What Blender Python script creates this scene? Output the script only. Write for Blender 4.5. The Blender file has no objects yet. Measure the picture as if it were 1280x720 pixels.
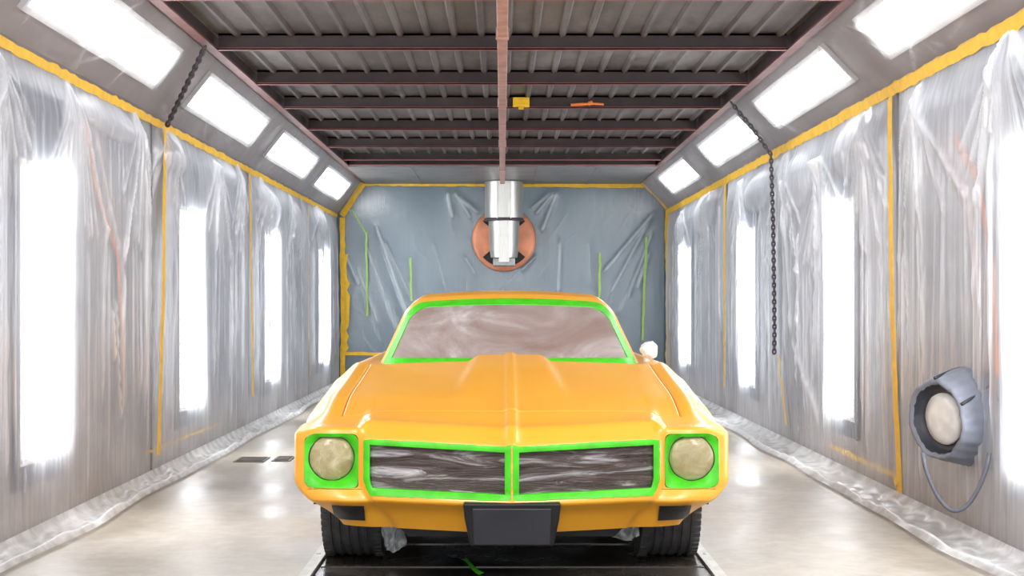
import bpy, bmesh, math, random
import numpy as np
from mathutils import Vector

random.seed(7)
rng = np.random.default_rng(11)
SC = bpy.context.scene
COL = SC.collection
PI = math.pi
H_EYE, F, VX, VY = 1.22, 1800.0, 628.0, 377.0
W = 2.50            # half width of the booth
D = 21.6            # back wall
Y0 = -1.2           # open front end
ZC = 3.10           # roof deck


def at(px, py, d):
    return ((px - VX) * d / F, d, H_EYE - (py - VY) * d / F)


# ------------------------------------------------------------------ helpers
def link(o, parent=None):
    COL.objects.link(o)
    if parent is not None:
        o.parent = parent
    return o


def tag(o, label, cat, group=None, kind=None):
    o['label'] = label
    o['category'] = cat
    if group:
        o['group'] = group
    if kind:
        o['kind'] = kind
    return o


def struct(o):
    o['kind'] = 'structure'
    return o


def empty(name, loc, rz=0.0):
    o = bpy.data.objects.new(name, None)
    o.empty_display_size = 0.1
    o.location = loc
    o.rotation_euler = (0, 0, rz)
    COL.objects.link(o)
    return o


class MB:
    def __init__(self):
        self.v, self.f, self.mi = [], [], []
        self.attr = {}

    def add(self, verts, faces, mi=0):
        n = len(self.v)
        self.v.extend([tuple(map(float, p)) for p in verts])
        self.f.extend([tuple(int(i) + n for i in f) for f in faces])
        self.mi.extend([mi] * len(faces))
        return n

    def box(self, x0, x1, y0, y1, z0, z1, mi=0):
        v = [(x, y, z) for x in (x0, x1) for y in (y0, y1) for z in (z0, z1)]
        f = [(0, 1, 3, 2), (4, 6, 7, 5), (0, 4, 5, 1), (2, 3, 7, 6), (0, 2, 6, 4), (1, 5, 7, 3)]
        self.add(v, f, mi)

    def obox(self, c, ux, uy, uz, mi=0):
        """box from a centre and three half-extent vectors"""
        c, ux, uy, uz = map(Vector, (c, ux, uy, uz))
        v = [c + ux * a + uy * b + uz * d for a in (-1, 1) for b in (-1, 1) for d in (-1, 1)]
        f = [(0, 1, 3, 2), (4, 6, 7, 5), (0, 4, 5, 1), (2, 3, 7, 6), (0, 2, 6, 4), (1, 5, 7, 3)]
        self.add(v, f, mi)

    def grid(self, P, mi=0, closed_u=False, closed_v=False, mask=None):
        """P[nu, nv, 3]"""
        P = np.asarray(P, float)
        nu, nv = P.shape[:2]
        n = len(self.v)
        self.v.extend(map(tuple, P.reshape(-1, 3).tolist()))
        for i in range(nu if closed_u else nu - 1):
            i2 = (i + 1) % nu
            for j in range(nv if closed_v else nv - 1):
                if mask is not None and not mask[i, j]:
                    continue
                j2 = (j + 1) % nv
                self.f.append((n + i * nv + j, n + i2 * nv + j, n + i2 * nv + j2, n + i * nv + j2))
                self.mi.append(mi)
        return n

    def lathe(self, prof, axis='z', seg=40, c=(0, 0, 0), mi=0, caps=True):
        """prof: list of (r, h)"""
        P = []
        for k in range(seg):
            a = 2 * PI * k / seg
            ca, sa = math.cos(a), math.sin(a)
            row = []
            for r, h in prof:
                if axis == 'z':
                    row.append((c[0] + r * ca, c[1] + r * sa, c[2] + h))
                elif axis == 'x':
                    row.append((c[0] + h, c[1] + r * ca, c[2] + r * sa))
                else:
                    row.append((c[0] + r * ca, c[1] + h, c[2] + r * sa))
            P.append(row)
        n = self.grid(np.array(P), mi, closed_u=True)
        m = len(prof)
        if caps:
            for j in (0, m - 1):
                if prof[j][0] > 1e-5:
                    self.f.append(tuple(n + k * m + j for k in range(seg)))
                    self.mi.append(mi)

    def tube(self, pts, r, seg=10, mi=0, closed=False):
        pts = [Vector(p) for p in pts]
        n = len(pts)
        rs = r if hasattr(r, '__len__') else [r] * n
        P = []
        prev = None
        for i in range(n):
            if closed:
                t = pts[(i + 1) % n] - pts[i - 1]
            else:
                t = pts[min(i + 1, n - 1)] - pts[max(i - 1, 0)]
            t.normalize()
            if prev is None:
                a = Vector((0, 0, 1)) if abs(t.z) < .9 else Vector((1, 0, 0))
                u = t.cross(a).normalized()
            else:
                u = (prev - t * prev.dot(t)).normalized()
            prev = u
            w = t.cross(u)
            P.append([tuple(pts[i] + (u * math.cos(2 * PI * k / seg) + w * math.sin(2 * PI * k / seg)) * rs[i]) for k in range(seg)])
        n0 = self.grid(np.array(P), mi, closed_u=closed, closed_v=True)
        if not closed:
            self.f.append(tuple(n0 + k for k in range(seg)))
            self.f.append(tuple(n0 + (n - 1) * seg + k for k in range(seg)))
            self.mi.extend([mi, mi])

    def build(self, name, mats, parent=None, smooth=False, bevel=0.0, recalc=True, auto=None):
        me = bpy.data.meshes.new(name)
        me.from_pydata(self.v, [], self.f)
        if not isinstance(mats, (list, tuple)):
            mats = [mats]
        for m in mats:
            me.materials.append(m)
        me.polygons.foreach_set('material_index', self.mi)
        if recalc:
            bm = bmesh.new()
            bm.from_mesh(me)
            bmesh.ops.recalc_face_normals(bm, faces=bm.faces)
            bm.to_mesh(me)
            bm.free()
        if smooth:
            me.polygons.foreach_set('use_smooth', [True] * len(me.polygons))
            if auto:
                me.set_sharp_from_angle(angle=math.radians(auto))
        for k, a in self.attr.items():
            at_ = me.attributes.new(k, 'FLOAT', 'POINT')
            at_.data.foreach_set('value', np.asarray(a, np.float32))
        me.update()
        o = bpy.data.objects.new(name, me)
        link(o, parent)
        if bevel:
            md = o.modifiers.new('bevel', 'BEVEL')
            md.width = bevel
            md.segments = 2
            md.limit_method = 'ANGLE'
        return o


def ss(t):
    t = np.clip(t, 0, 1)
    return t * t * (3 - 2 * t)


# ------------------------------------------------------------------ materials
MATS = {}


class NT:
    def __init__(self, name):
        self.m = bpy.data.materials.new(name)
        self.m.use_nodes = True
        self.t = self.m.node_tree
        self.t.nodes.clear()
        self.out = self.t.nodes.new('ShaderNodeOutputMaterial')

    def n(self, typ, **kw):
        nd = self.t.nodes.new(typ)
        for k, v in kw.items():
            if k.startswith('i_'):
                key = k[2:]
                key = int(key) if key.isdigit() else key.replace('_', ' ')
                s = nd.inputs[key]
                if hasattr(v, 'links') or isinstance(v, bpy.types.NodeSocket):
                    self.t.links.new(v, s)
                else:
                    s.default_value = v
            else:
                setattr(nd, k, v)
        return nd

    def l(self, a, b):
        self.t.links.new(a, b)

    def noise(self, scale=(1, 1, 1), nscale=5.0, detail=3.0, rough=.5, dist=0.0):
        tc = self.n('ShaderNodeTexCoord')
        mp = self.n('ShaderNodeMapping')
        mp.inputs['Scale'].default_value = scale
        self.l(tc.outputs['Object'], mp.inputs['Vector'])
        ns = self.n('ShaderNodeTexNoise')
        ns.inputs['Scale'].default_value = nscale
        ns.inputs['Detail'].default_value = detail
        ns.inputs['Roughness'].default_value = rough
        ns.inputs['Distortion'].default_value = dist
        self.l(mp.outputs['Vector'], ns.inputs['Vector'])
        return ns.outputs['Fac']

    def ramp(self, fac, stops):
        r = self.n('ShaderNodeValToRGB')
        el = r.color_ramp.elements
        while len(el) < len(stops):
            el.new(.5)
        for e, (p, c) in zip(el, stops):
            e.position = p
            e.color = (*c, 1) if len(c) == 3 else c
        self.l(fac, r.inputs['Fac'])
        return r.outputs['Color']

    def rng(self, fac, a, b, c, d):
        r = self.n('ShaderNodeMapRange')
        for k, v in zip(('From Min', 'From Max', 'To Min', 'To Max'), (a, b, c, d)):
            r.inputs[k].default_value = v
        self.l(fac, r.inputs['Value'])
        return r.outputs['Result']

    def math(self, op, a, b=None, clamp=False):
        m = self.n('ShaderNodeMath', operation=op, use_clamp=clamp)
        for i, x in enumerate((a, b)):
            if x is None:
                continue
            if isinstance(x, (int, float)):
                m.inputs[i].default_value = x
            else:
                self.l(x, m.inputs[i])
        return m.outputs[0]

    def bump(self, fac, strength=.3, dist=.01):
        b = self.n('ShaderNodeBump')
        b.inputs['Strength'].default_value = strength
        b.inputs['Distance'].default_value = dist
        self.l(fac, b.inputs['Height'])
        return b.outputs['Normal']

    def bsdf(self, col=None, rough=.5, metal=0.0, spec=.5, coat=0.0, normal=None, coat_rough=.05):
        p = self.n('ShaderNodeBsdfPrincipled')
        if col is not None:
            if isinstance(col, (tuple, list)):
                p.inputs['Base Color'].default_value = (*col, 1)
            else:
                self.l(col, p.inputs['Base Color'])
        if isinstance(rough, (int, float)):
            p.inputs['Roughness'].default_value = rough
        else:
            self.l(rough, p.inputs['Roughness'])
        p.inputs['Metallic'].default_value = metal
        p.inputs['Specular IOR Level'].default_value = spec
        p.inputs['Coat Weight'].default_value = coat
        p.inputs['Coat Roughness'].default_value = coat_rough
        if normal is not None:
            self.l(normal, p.inputs['Normal'])
        return p

    def fin(self, sh):
        self.l(sh, self.out.inputs['Surface'])
        return self.m


def simple(name, col, rough=.5, metal=0.0, var=.15, nscale=12.0, coat=0.0, bump=0.0, spec=.5, scale=(1, 1, 1)):
    k = NT(name)
    ns = k.noise(scale=scale, nscale=nscale, detail=4)
    lo = tuple(c * (1 - var) for c in col)
    hi = tuple(min(1, c * (1 + var)) for c in col)
    c = k.ramp(ns, [(.3, lo), (.7, hi)])
    nm = k.bump(ns, bump, .01) if bump else None
    return k.fin(k.bsdf(c, rough, metal, spec, coat, nm).outputs[0])


def lin(r, g, b):
    f = lambda c: (c / 255 / 12.92) if c / 255 <= .04045 else ((c / 255 + .055) / 1.055) ** 2.4
    return (f(r), f(g), f(b))


def make_plastic(name, base=.25, fold=.55, streak=.3, axis='v', tint=(.92, .93, .95), nsc=1.0, facing=.35, gl=.12):
    k = NT(name)
    at_ = k.n('ShaderNodeAttribute', attribute_name='fold')
    sc = {'v': (5, 16, .9), 'b': (16, 5, .9), 'c': (3, 3, 3)}[axis]
    s1 = k.noise(scale=sc, nscale=1.4 * nsc, detail=5, rough=.65, dist=.6)
    s2 = k.noise(scale=(1, 1, 1), nscale=1.1, detail=3)
    st = k.rng(s1, .42, .75, 0, 1)
    bl = k.rng(s2, .3, .75, .35, 1.25)
    lw = k.n('ShaderNodeLayerWeight')
    lw.inputs['Blend'].default_value = .35
    fc = k.math('POWER', lw.outputs['Facing'], 2.0)
    a = k.math('MULTIPLY', st, streak)
    a = k.math('ADD', a, base)
    a = k.math('MULTIPLY', a, bl)
    b = k.math('MULTIPLY', at_.outputs['Fac'], fold)
    a = k.math('ADD', a, b)
    b = k.math('MULTIPLY', fc, facing)
    a = k.math('ADD', a, b)
    a = k.math('MINIMUM', a, .93)
    bmp = k.bump(s1, .28, .012)
    df = k.n('ShaderNodeBsdfDiffuse')
    df.inputs['Color'].default_value = (*tint, 1)
    k.l(bmp, df.inputs['Normal'])
    tl = k.n('ShaderNodeBsdfTranslucent')
    tl.inputs['Color'].default_value = (*tint, 1)
    mx = k.n('ShaderNodeMixShader')
    mx.inputs[0].default_value = .38
    k.l(df.outputs[0], mx.inputs[1])
    k.l(tl.outputs[0], mx.inputs[2])
    tr = k.n('ShaderNodeBsdfTransparent')
    tr.inputs['Color'].default_value = (.98, .985, .99, 1)
    m2 = k.n('ShaderNodeMixShader')
    k.l(a, m2.inputs[0])
    k.l(tr.outputs[0], m2.inputs[1])
    k.l(mx.outputs[0], m2.inputs[2])
    gs = k.n('ShaderNodeBsdfGlossy')
    gs.inputs['Roughness'].default_value = .22
    k.l(bmp, gs.inputs['Normal'])
    m3 = k.n('ShaderNodeMixShader')
    m3.inputs[0].default_value = gl
    k.l(m2.outputs[0], m3.inputs[1])
    k.l(gs.outputs[0], m3.inputs[2])
    return k.fin(m3.outputs[0])


def emission(name, col, s):
    k = NT(name)
    e = k.n('ShaderNodeEmission')
    e.inputs['Color'].default_value = (*col, 1)
    e.inputs['Strength'].default_value = s
    return k.fin(e.outputs[0])


def m_floor():
    k = NT('wet_concrete')
    n1 = k.noise(scale=(1, .55, 1), nscale=.9, detail=6, rough=.6)
    n2 = k.noise(nscale=9, detail=5, rough=.7)
    mixf = k.math('ADD', k.math('MULTIPLY', n1, .75), k.math('MULTIPLY', n2, .25))
    c = k.ramp(mixf, [(.36, lin(126, 116, 102)), (.5, lin(156, 146, 131)), (.66, lin(190, 182, 172))])
    r = k.rng(n1, .4, .62, .28, .5)
    nm = k.bump(n2, .06, .01)
    return k.fin(k.bsdf(c, r, 0, .5, 0, nm).outputs[0])


def m_pit():
    k = NT('dark_wet_plate')
    n1 = k.noise(nscale=3, detail=5)
    c = k.ramp(n1, [(.35, lin(34, 31, 28)), (.7, lin(74, 68, 60))])
    r = k.rng(n1, .4, .65, .08, .35)
    return k.fin(k.bsdf(c, r).outputs[0])


def m_roof():
    k = NT('roof_sheet')
    n1 = k.noise(scale=(1, .3, 1), nscale=2.2, detail=6, rough=.7)
    n2 = k.noise(scale=(1.2, .5, 1), nscale=.8, detail=5, rough=.7)
    c1 = k.ramp(n1, [(.3, lin(62, 56, 54)), (.7, lin(112, 106, 104))])
    mx = k.n('ShaderNodeMixRGB')
    f = k.rng(n2, .54, .78, 0, .75)
    k.l(f, mx.inputs[0])
    k.l(c1, mx.inputs[1])
    mx.inputs[2].default_value = (*lin(150, 148, 148), 1)
    return k.fin(k.bsdf(mx.outputs[0], .55).outputs[0])


def m_wall(name, lo, hi, brown=True):
    k = NT(name)
    n1 = k.noise(scale=(1, 1, .5), nscale=1.2, detail=4)
    c1 = k.ramp(n1, [(.3, lo), (.7, hi)])
    tc = k.n('ShaderNodeTexCoord')
    sp = k.n('ShaderNodeSeparateXYZ')
    k.l(tc.outputs['Object'], sp.inputs[0])
    f = k.rng(sp.outputs['Z'], .0, .5, .6, 0)  # brownish floor reflection painted into the foot of the wall
    mx = k.n('ShaderNodeMixRGB')
    if brown:
        k.l(f, mx.inputs[0])
    else:
        mx.inputs[0].default_value = 0
    k.l(c1, mx.inputs[1])
    mx.inputs[2].default_value = (*lin(166, 140, 116), 1)
    return k.fin(k.bsdf(mx.outputs[0], .45).outputs[0])


def m_paint():
    k = NT('orange_paint')
    n1 = k.noise(nscale=2.5, detail=3)
    c = k.ramp(n1, [(.3, lin(255, 176, 48)), (.7, lin(255, 183, 60))])
    n2 = k.noise(nscale=90, detail=2)
    nm = k.bump(n2, .03, .002)
    return k.fin(k.bsdf(c, .42, 0, .5, .5, nm, .2).outputs[0])


def m_film(name, lo, mid, hi, scale, rough=.28, nscale=3.0, bump=.6):
    k = NT(name)
    n1 = k.noise(scale=scale, nscale=nscale, detail=6, rough=.65, dist=.9)
    n2 = k.noise(nscale=2.2, detail=3)
    c1 = k.ramp(n1, [(.34, lo), (.52, mid), (.70, hi)])
    mx = k.n('ShaderNodeMixRGB')
    k.l(k.rng(n2, .45, .65, 0, .55), mx.inputs[0])
    k.l(c1, mx.inputs[1])
    mx.inputs[2].default_value = (*lo, 1)
    nm = k.bump(n1, bump, .02)
    return k.fin(k.bsdf(mx.outputs[0], rough, 0, .5, .3, nm).outputs[0])


M = dict(
    floor=m_floor(), pit=m_pit(), roof=m_roof(),
    wall=m_wall('booth_wall', lin(134, 138, 150), lin(158, 161, 172)),
    wallb=m_wall('booth_back_wall', lin(70, 98, 116), lin(98, 126, 142), False),
    cove=m_wall('cove_panel', lin(132, 122, 124), lin(156, 148, 150), False),
    beam=simple('red_oxide_steel', lin(112, 66, 62), .5, .1, .35, 6),
    beamred=simple('red_flange', lin(138, 78, 76), .5, .1, .25, 6),
    dark=simple('dark_web', lin(52, 40, 40), .6, 0, .3, 5),
    pipe=simple('dusty_pink_pipe', lin(176, 132, 120), .45, .1, .25, 8),
    grey=simple('grey_panel', lin(128, 126, 126), .4, .2, .2, 3),
    steel=simple('brushed_steel', lin(212, 212, 208), .38, .8, .1, 20, scale=(6, 6, .3)),
    steeld=simple('dull_steel', lin(150, 150, 150), .35, .8, .2, 10),
    rail=simple('worn_steel_rail', lin(176, 172, 164), .35, .4, .25, 10),
    copper=simple('copper_housing', lin(206, 134, 100), .45, .25, .2, 5),
    chain=simple('dark_chain', lin(78, 74, 80), .55, .3, .2, 20),
    housing=simple('light_housing', lin(196, 194, 196), .45, .1, .08, 8),
    tape=simple('yellow_tape', lin(240, 190, 32), .5, 0, .12, 14),
    tapeo=simple('orange_tape', lin(238, 130, 60), .55, 0, .15, 10),
    green=simple('green_tape', lin(74, 204, 26), .45, 0, .15, 16, bump=.25),
    greenl=simple('pale_green_tape', lin(166, 206, 104), .5, 0, .1, 14),
    lamp=emission('lamp_wall', (.96, .98, 1.0), 10),
    lampc=emission('lamp_cove', (.96, .98, 1.0), 10),
    paint=m_paint(),
    film_w=m_film('windshield_film', lin(150, 126, 118), lin(176, 162, 158), lin(222, 216, 214), (1.2, 1.0, 1.8), .3, 1.5, .5),
    film_g=m_film('grille_film', lin(46, 27, 21), lin(84, 68, 64), lin(196, 192, 196), (.8, 2, 9), .25, 2.6, .8),
    lens=m_film('lens_film', lin(158, 142, 98), lin(184, 170, 126), lin(216, 206, 176), (2, 2, 2), .3, 5, .5),
    white=simple('crumpled_white_film', lin(225, 226, 230), .3, 0, .12, 22, bump=.6, coat=.3),
    rubber=simple('tyre_rubber', lin(74, 73, 74), .6, 0, .25, 14, bump=.2),
    black=simple('black_plastic', lin(34, 33, 34), .45, 0, .2, 12),
    plate=simple('dark_grey_plate', lin(56, 55, 60), .4, 0, .2, 4, coat=.2),
    under=simple('dark_underbody', lin(34, 31, 30), .55, .2, .4, 10),
    lens_d=simple('dark_lens', lin(48, 46, 48), .35, 0, .3, 30, bump=.2),
    wrap=simple('grey_wrap', lin(112, 116, 128), .45, 0, .2, 7, bump=.7),
    wrapd=simple('dark_grey_wrap', lin(48, 50, 60), .5, 0, .2, 9, bump=.3),
    cord=simple('grey_cord', lin(92, 94, 104), .5, 0, .15, 10),
    disc_pale=simple('pale_disc', lin(216, 216, 216), .4, 0, .14, 18),  # the disc's own pale colour, not emissive
    recess=simple('recess_blue_grey', lin(58, 70, 92), .5, .1, .15, 4),
    drain=simple('drain_cover', lin(92, 84, 76), .5, .3, .3, 12),
)
P_WALL = make_plastic('wall_plastic', .36, .75, .22, 'v', tint=(.90, .925, .975))
P_BACK = make_plastic('back_plastic', .08, .8, .14, 'b', tint=(.80, .88, .94), facing=.2, gl=.08)
P_COVE = make_plastic('cove_plastic', .05, .5, .14, 'c', facing=.12)
P_SKIRT = make_plastic('skirt_plastic', .34, .4, .4, 'c', nsc=2.0)
P_LOOSE = make_plastic('loose_plastic', .45, .5, .4, 'c', nsc=4.0)

# ------------------------------------------------------------------ setting
mb = MB()
mb.box(-W, W, Y0, D, -.05, 0)
struct(mb.build('floor', M['floor']))
for s, nm in ((-1, 'wall_left'), (1, 'wall_right')):
    zt = 2.52 if s < 0 else 2.58
    mb = MB()
    # wall built of vertical sheet-metal panels with raised seams
    y = Y0
    x0, x1 = s * W, s * (W + .06)
    mb.box(min(x0, x1), max(x0, x1), Y0, D, 0, zt)
    for y in np.arange(.2, D, 1.22):
        a, b = s * W, s * (W - .008)
        mb.box(min(a, b), max(a, b), y - .02, y + .02, 0, zt)
    struct(mb.build(nm, M['wall']))
mb = MB()
mb.box(-W - .06, W + .06, D, D + .06, 0, ZC + .12)
for x in np.arange(-2.1, 2.2, .7):
    mb.box(x - .015, x + .015, D - .01, D, 0, 2.95)
struct(mb.build('wall_back', M['wallb']))

# roof deck: corrugated sheet with upstanding ribs running front to back
mb = MB()
xs, zs = [], []
x = -2.2
while x < 2.2:
    for dx, dz in ((0, 0), (.125, 0), (.14, -.028), (.165, -.028), (.18, 0)):
        xs.append(x + dx)
        zs.append(ZC + dz)
    x += .19
P = np.array([[(a, y, c) for a, c in zip(xs, zs)] for y in (Y0, D)])
mb.grid(P)
struct(mb.build('ceiling', M['roof'], recalc=False))

# sloping cove panels between wall top and roof
COVE = {-1: ((2.50, 2.52), (2.07, 3.06)), 1: ((2.50, 2.58), (2.03, 3.06))}


def cove_pt(s, t, y, off=0.0):
    (xa, za), (xb, zb) = COVE[s]
    dx, dz = xb - xa, zb - za
    L = math.hypot(dx, dz)
    nx, nz = dx / L, dz / L
    # inward normal (towards the room, downwards)
    ix, iz = -nz, nx
    return (s * (xa + dx * t + ix * off), y, za + dz * t + iz * off)


for s, nm in ((-1, 'trim_1'), (1, 'trim_2')):
    mb = MB()
    P = [[cove_pt(s, t, y, o) for t, o in ((0, 0), (1, 0), (1, -.05), (0, -.05))] for y in (Y0, D)]
    mb.grid(np.array(P), closed_v=True)
    o = struct(mb.build(nm, M['cove']))

# ceiling panel at the far end
mb = MB()
mb.box(-2.03, 2.03, 18.75, D, 2.975, 3.0)
for x in (-1.2, -.4, .45, 1.25):
    mb.box(x - .01, x + .01, 18.75, D, 2.968, 2.975)
struct(mb.build('trim_3', M['grey']))

# floor strip under the car
mb = MB()
mb.box(-.84, .93, Y0, 12.5, .0, .006)
for y in np.arange(1, 12.4, .62):
    mb.box(-.83, .92, y, y + .012, .006, .010)
o = struct(mb.build('floor_pit', M['pit']))
o['kind'] = 'structure'

for x, nm in ((-.87, 'left'), (.96, 'right')):
    mb = MB()
    # an L-shaped steel edge rail
    mb.box(x - .03, x + .03, Y0, 12.5, 0, .012)
    mb.box(x - .008 + (.022 if x < 0 else -.022), x + .008 + (.022 if x < 0 else -.022), Y0, 12.5, .012, .022)
    for y in np.arange(.5, 12.4, .8):
        mb.lathe([(.0, .016), (.01, .015), (.012, .012)], c=(x - (.012 if x < 0 else -.012), y, 0), seg=10, caps=False)
    o = mb.build('floor_rail', M['rail'])
    tag(o, 'long worn steel rail set in the floor by the front tyre, %s of the car' % ('left' if x < 0 else 'right'), 'floor rail', 'steel floor rails', 'thing')

for (px0, px1, py, lab) in ((296, 334, 575, 'wider dark drain cover in the concrete by the left plastic wall'), (343, 366, 574, 'narrower dark drain cover in the concrete nearer the orange car')):
    d = F * H_EYE / (py - VY)
    mb = MB()
    xa, xb = at(px0, py, d)[0], at(px1, py, d)[0]
    mb.box(xa, xb, d - .16, d + .16, 0, .006)
    for y in np.arange(d - .13, d + .14, .04):
        mb.box(xa + .02, xb - .02, y, y + .018, .006, .012)
    tag(mb.build('drain_cover', M['drain']), lab, 'drain cover', 'floor drain covers')

# ------------------------------------------------------------------ roof beams
ordn = ['nearest', 'second nearest', 'third nearest', 'fourth nearest', 'fifth nearest', 'sixth nearest', 'seventh nearest']
for i, y in enumerate((8.42, 10.1, 11.7, 13.15, 14.8, 16.45)):
    t = empty('roof_purlin', (0, y, 2.98))
    mb = MB()
    mb.box(-1.99, 1.99, -.008, .008, .009, .118)
    mb.box(-1.99, 1.99, -.008, .05, .105, .118)
    mb.build('web', M['dark'], t)
    mb = MB()
    mb.box(-1.99, 1.99, -.045, .008, 0, .009)
    mb.box(-1.99, 1.99, -.045, -.039, .0, .014)
    mb.build('flange', M['beamred'], t)
    tag(t, 'rusty red steel roof beam, %s of those crossing the ceiling' % ordn[i], 'beam', 'red roof beams', 'thing')
for y, h, lab in ((18.05, .07, 'slim red steel roof beam just before the grey end panel'), (18.72, .06, 'last red steel roof angle along the edge of the grey end panel')):
    mb = MB()
    mb.box(-1.99, 1.99, y - .012, y + .012, 3.0, 3.09)
    mb.box(-1.99, 1.99, y - .05, y + .012, 2.990, 3.0, 1)
    tag(mb.build('roof_purlin', [M['dark'], M['beamred']], None), lab, 'beam', 'red roof beams', 'thing')
for s, nm in ((-1, 'left'), (1, 'right')):
    t = empty('edge_beam', (s * 2.03, 0, 2.98))
    mb = MB()
    mb.box(-.035, .035, Y0, D, .0, .014)
    mb.build('flange', M['beam'], t)
    mb = MB()
    mb.box(-.008, .008, Y0, D, .014, .12)
    mb.build('web', M['dark'], t)
    tag(t, 'long red-brown steel beam along the top of the %s light cove' % nm, 'beam', 'cove edge beams', 'thing')
# conduit down the middle
mb = MB()
r_ = .034
mb.box(-r_, r_, Y0, 20.62, 2.905, 2.97)
for y in (9.2, 12.4, 15.6, 18.4):
    mb.box(-r_ - .008, r_ + .008, y, y + .05, 2.898, 2.975)
o = mb.build('ceiling_conduit', M['pipe'], bevel=.006)
tag(o, 'dusty pink square conduit running down the middle of the ceiling', 'conduit')

# small things caught on the fourth beam
yb = 13.15
mb = MB()
x0 = at(641, 128, yb)[0]
mb.box(x0, x0 + .15, yb - .12, yb - .058, 2.985, 3.07)
mb.box(x0 + .02, x0 + .13, yb - .128, yb - .12, 3.0, 3.055)
mb.box(x0 + .05, x0 + .1, yb - .1, yb - .056, 2.965, 2.985)
tag(mb.build('junction_box', simple('bright_yellow_box', lin(246, 196, 30), .4), bevel=.008), 'small bright yellow box fixed to a roof beam beside the conduit', 'box')
mb = MB()
xa, xb = at(713, 127, yb)[0], at(754, 127, yb)[0]
mb.tube([(xa, yb - .072, 3.008), (xa + .1, yb - .074, 3.012), (xa + .2, yb - .072, 3.018), (xb, yb - .074, 3.012)], [.012, .014, .012, .01])
mb.tube([(xa + .16, yb - .072, 3.016), (xa + .2, yb - .075, 3.03)], .02)
tag(mb.build('orange_strap', M['tapeo'], smooth=True), 'thin orange strap lying along a roof beam, right of the yellow box', 'strap')


# ------------------------------------------------------------------ luminaires
def panel_light(name, L, Wd, mat, n_div):
    """built in local u (length, z) v (width, y), facing +x; origin at the centre of its back"""
    t = empty(name, (0, 0, 0))
    mb = MB()
    fr = .035
    mb.box(0, .03, -Wd / 2 - fr, -Wd / 2, -L / 2 - fr, L / 2 + fr)
    mb.box(0, .03, Wd / 2, Wd / 2 + fr, -L / 2 - fr, L / 2 + fr)
    mb.box(0, .03, -Wd / 2, Wd / 2, -L / 2 - fr, -L / 2)
    mb.box(0, .03, -Wd / 2, Wd / 2, L / 2, L / 2 + fr)
    mb.box(0, .006, -Wd / 2, Wd / 2, -L / 2, L / 2)
    mb.build('frame', M['housing'], t)
    mb = MB()
    ys = np.linspace(-Wd / 2, Wd / 2, 13)
    P = [[(.016 + .006 * math.cos(PI * v / Wd), v, z) for v in ys] for z in (-L / 2, L / 2)]
    mb.grid(np.array(P))
    mb.build('diffuser', mat, t, smooth=True)
    return t


def copy_tree(o, parent=None):
    c = o.copy()
    COL.objects.link(c)
    if parent is not None:
        c.parent = parent
    for ch in list(o.children):
        copy_tree(ch, c)
    return c


WL_Z = (.40 + 1.93) / 2
protoW = panel_light('wall_light', 1.52, .62, M['lamp'], 4)
mb = MB()
zt_ = .76 + .40
mb.box(0, .004, -.39, .39, -.76 - .16, zt_)
for a_, b_ in ((-.40, -.375), (.375, .40)):
    mb.box(0, .022, a_, b_, -.76 - .16, zt_)
mb.box(0, .022, -.40, .40, zt_, zt_ + .025)
mb.build('recess_panel', M['recess'], protoW)
first = True
wl_lab = {-1: ['brightest tall light panel behind the plastic, nearest on the left wall',
               'second tall light panel from the front on the left wall',
               'third tall light panel from the front on the left wall',
               'narrow-looking tall light panel on the left wall beside the back corner'],
          1: ['tall light panel on the right wall cut off by the photo edge',
              'tall light panel on the right wall between the hanging chain and the wrapped drum',
              'tall light panel on the right wall just left of the hanging chain',
              'narrow-looking tall light panel on the right wall beside the back corner']}
for s, ys in ((-1, (7.72, 11.35, 15.3, 19.7)), (1, (6.62, 10.45, 14.4, 19.2))):
    for i, y in enumerate(ys):
        o = protoW if first else copy_tree(protoW)
        first = False
        o.location = (s * (W - .001), y, WL_Z)
        o.rotation_euler = (0, 0, 0 if s < 0 else PI)
        tag(o, wl_lab[s][i], 'light', 'tall wall light panels')
protoC = panel_light('cove_light', 2.58, .27, M['lampc'], 4)
first = True
cl_lab = {-1: ['largest sloping light panel at the top left, nearest the camera', 'sloping light panel just behind the left dark chain',
               'third sloping light panel from the front in the left cove', 'small far sloping light panel in the left cove by the back wall'],
          1: ['sloping light panel at the top right, cut by the photo edge', 'sloping light panel in front of the right dark chain',
              'sloping light panel just behind the top of the right dark chain', 'small far sloping light panel in the right cove by the back wall']}
for s, ys in ((-1, (8.38, 11.98, 15.58, 19.2)), (1, (7.40, 10.92, 14.4, 18.35))):
    (xa, za), (xb, zb) = COVE[s]
    for i, y in enumerate(ys):
        o = protoC if first else copy_tree(protoC)
        first = False
        c = cove_pt(s, .52 if s < 0 else .515, y, .001)
        o.location = c
        up = Vector((s * (xb - xa), 0, zb - za)).normalized()     # across the width
        zax = Vector((0, 1, 0))                                    # length
        nx = Vector(cove_pt(s, .5, 0, 1)) - Vector(cove_pt(s, .5, 0, 0))
        nx.normalize()
        yax = zax.cross(nx)
        from mathutils import Matrix
        o.matrix_world = Matrix(((nx.x, yax.x, zax.x, c[0]), (nx.y, yax.y, zax.y, c[1]), (nx.z, yax.z, zax.z, c[2]), (0, 0, 0, 1)))
        tag(o, cl_lab[s][i], 'light', 'sloping cove light panels')


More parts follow.
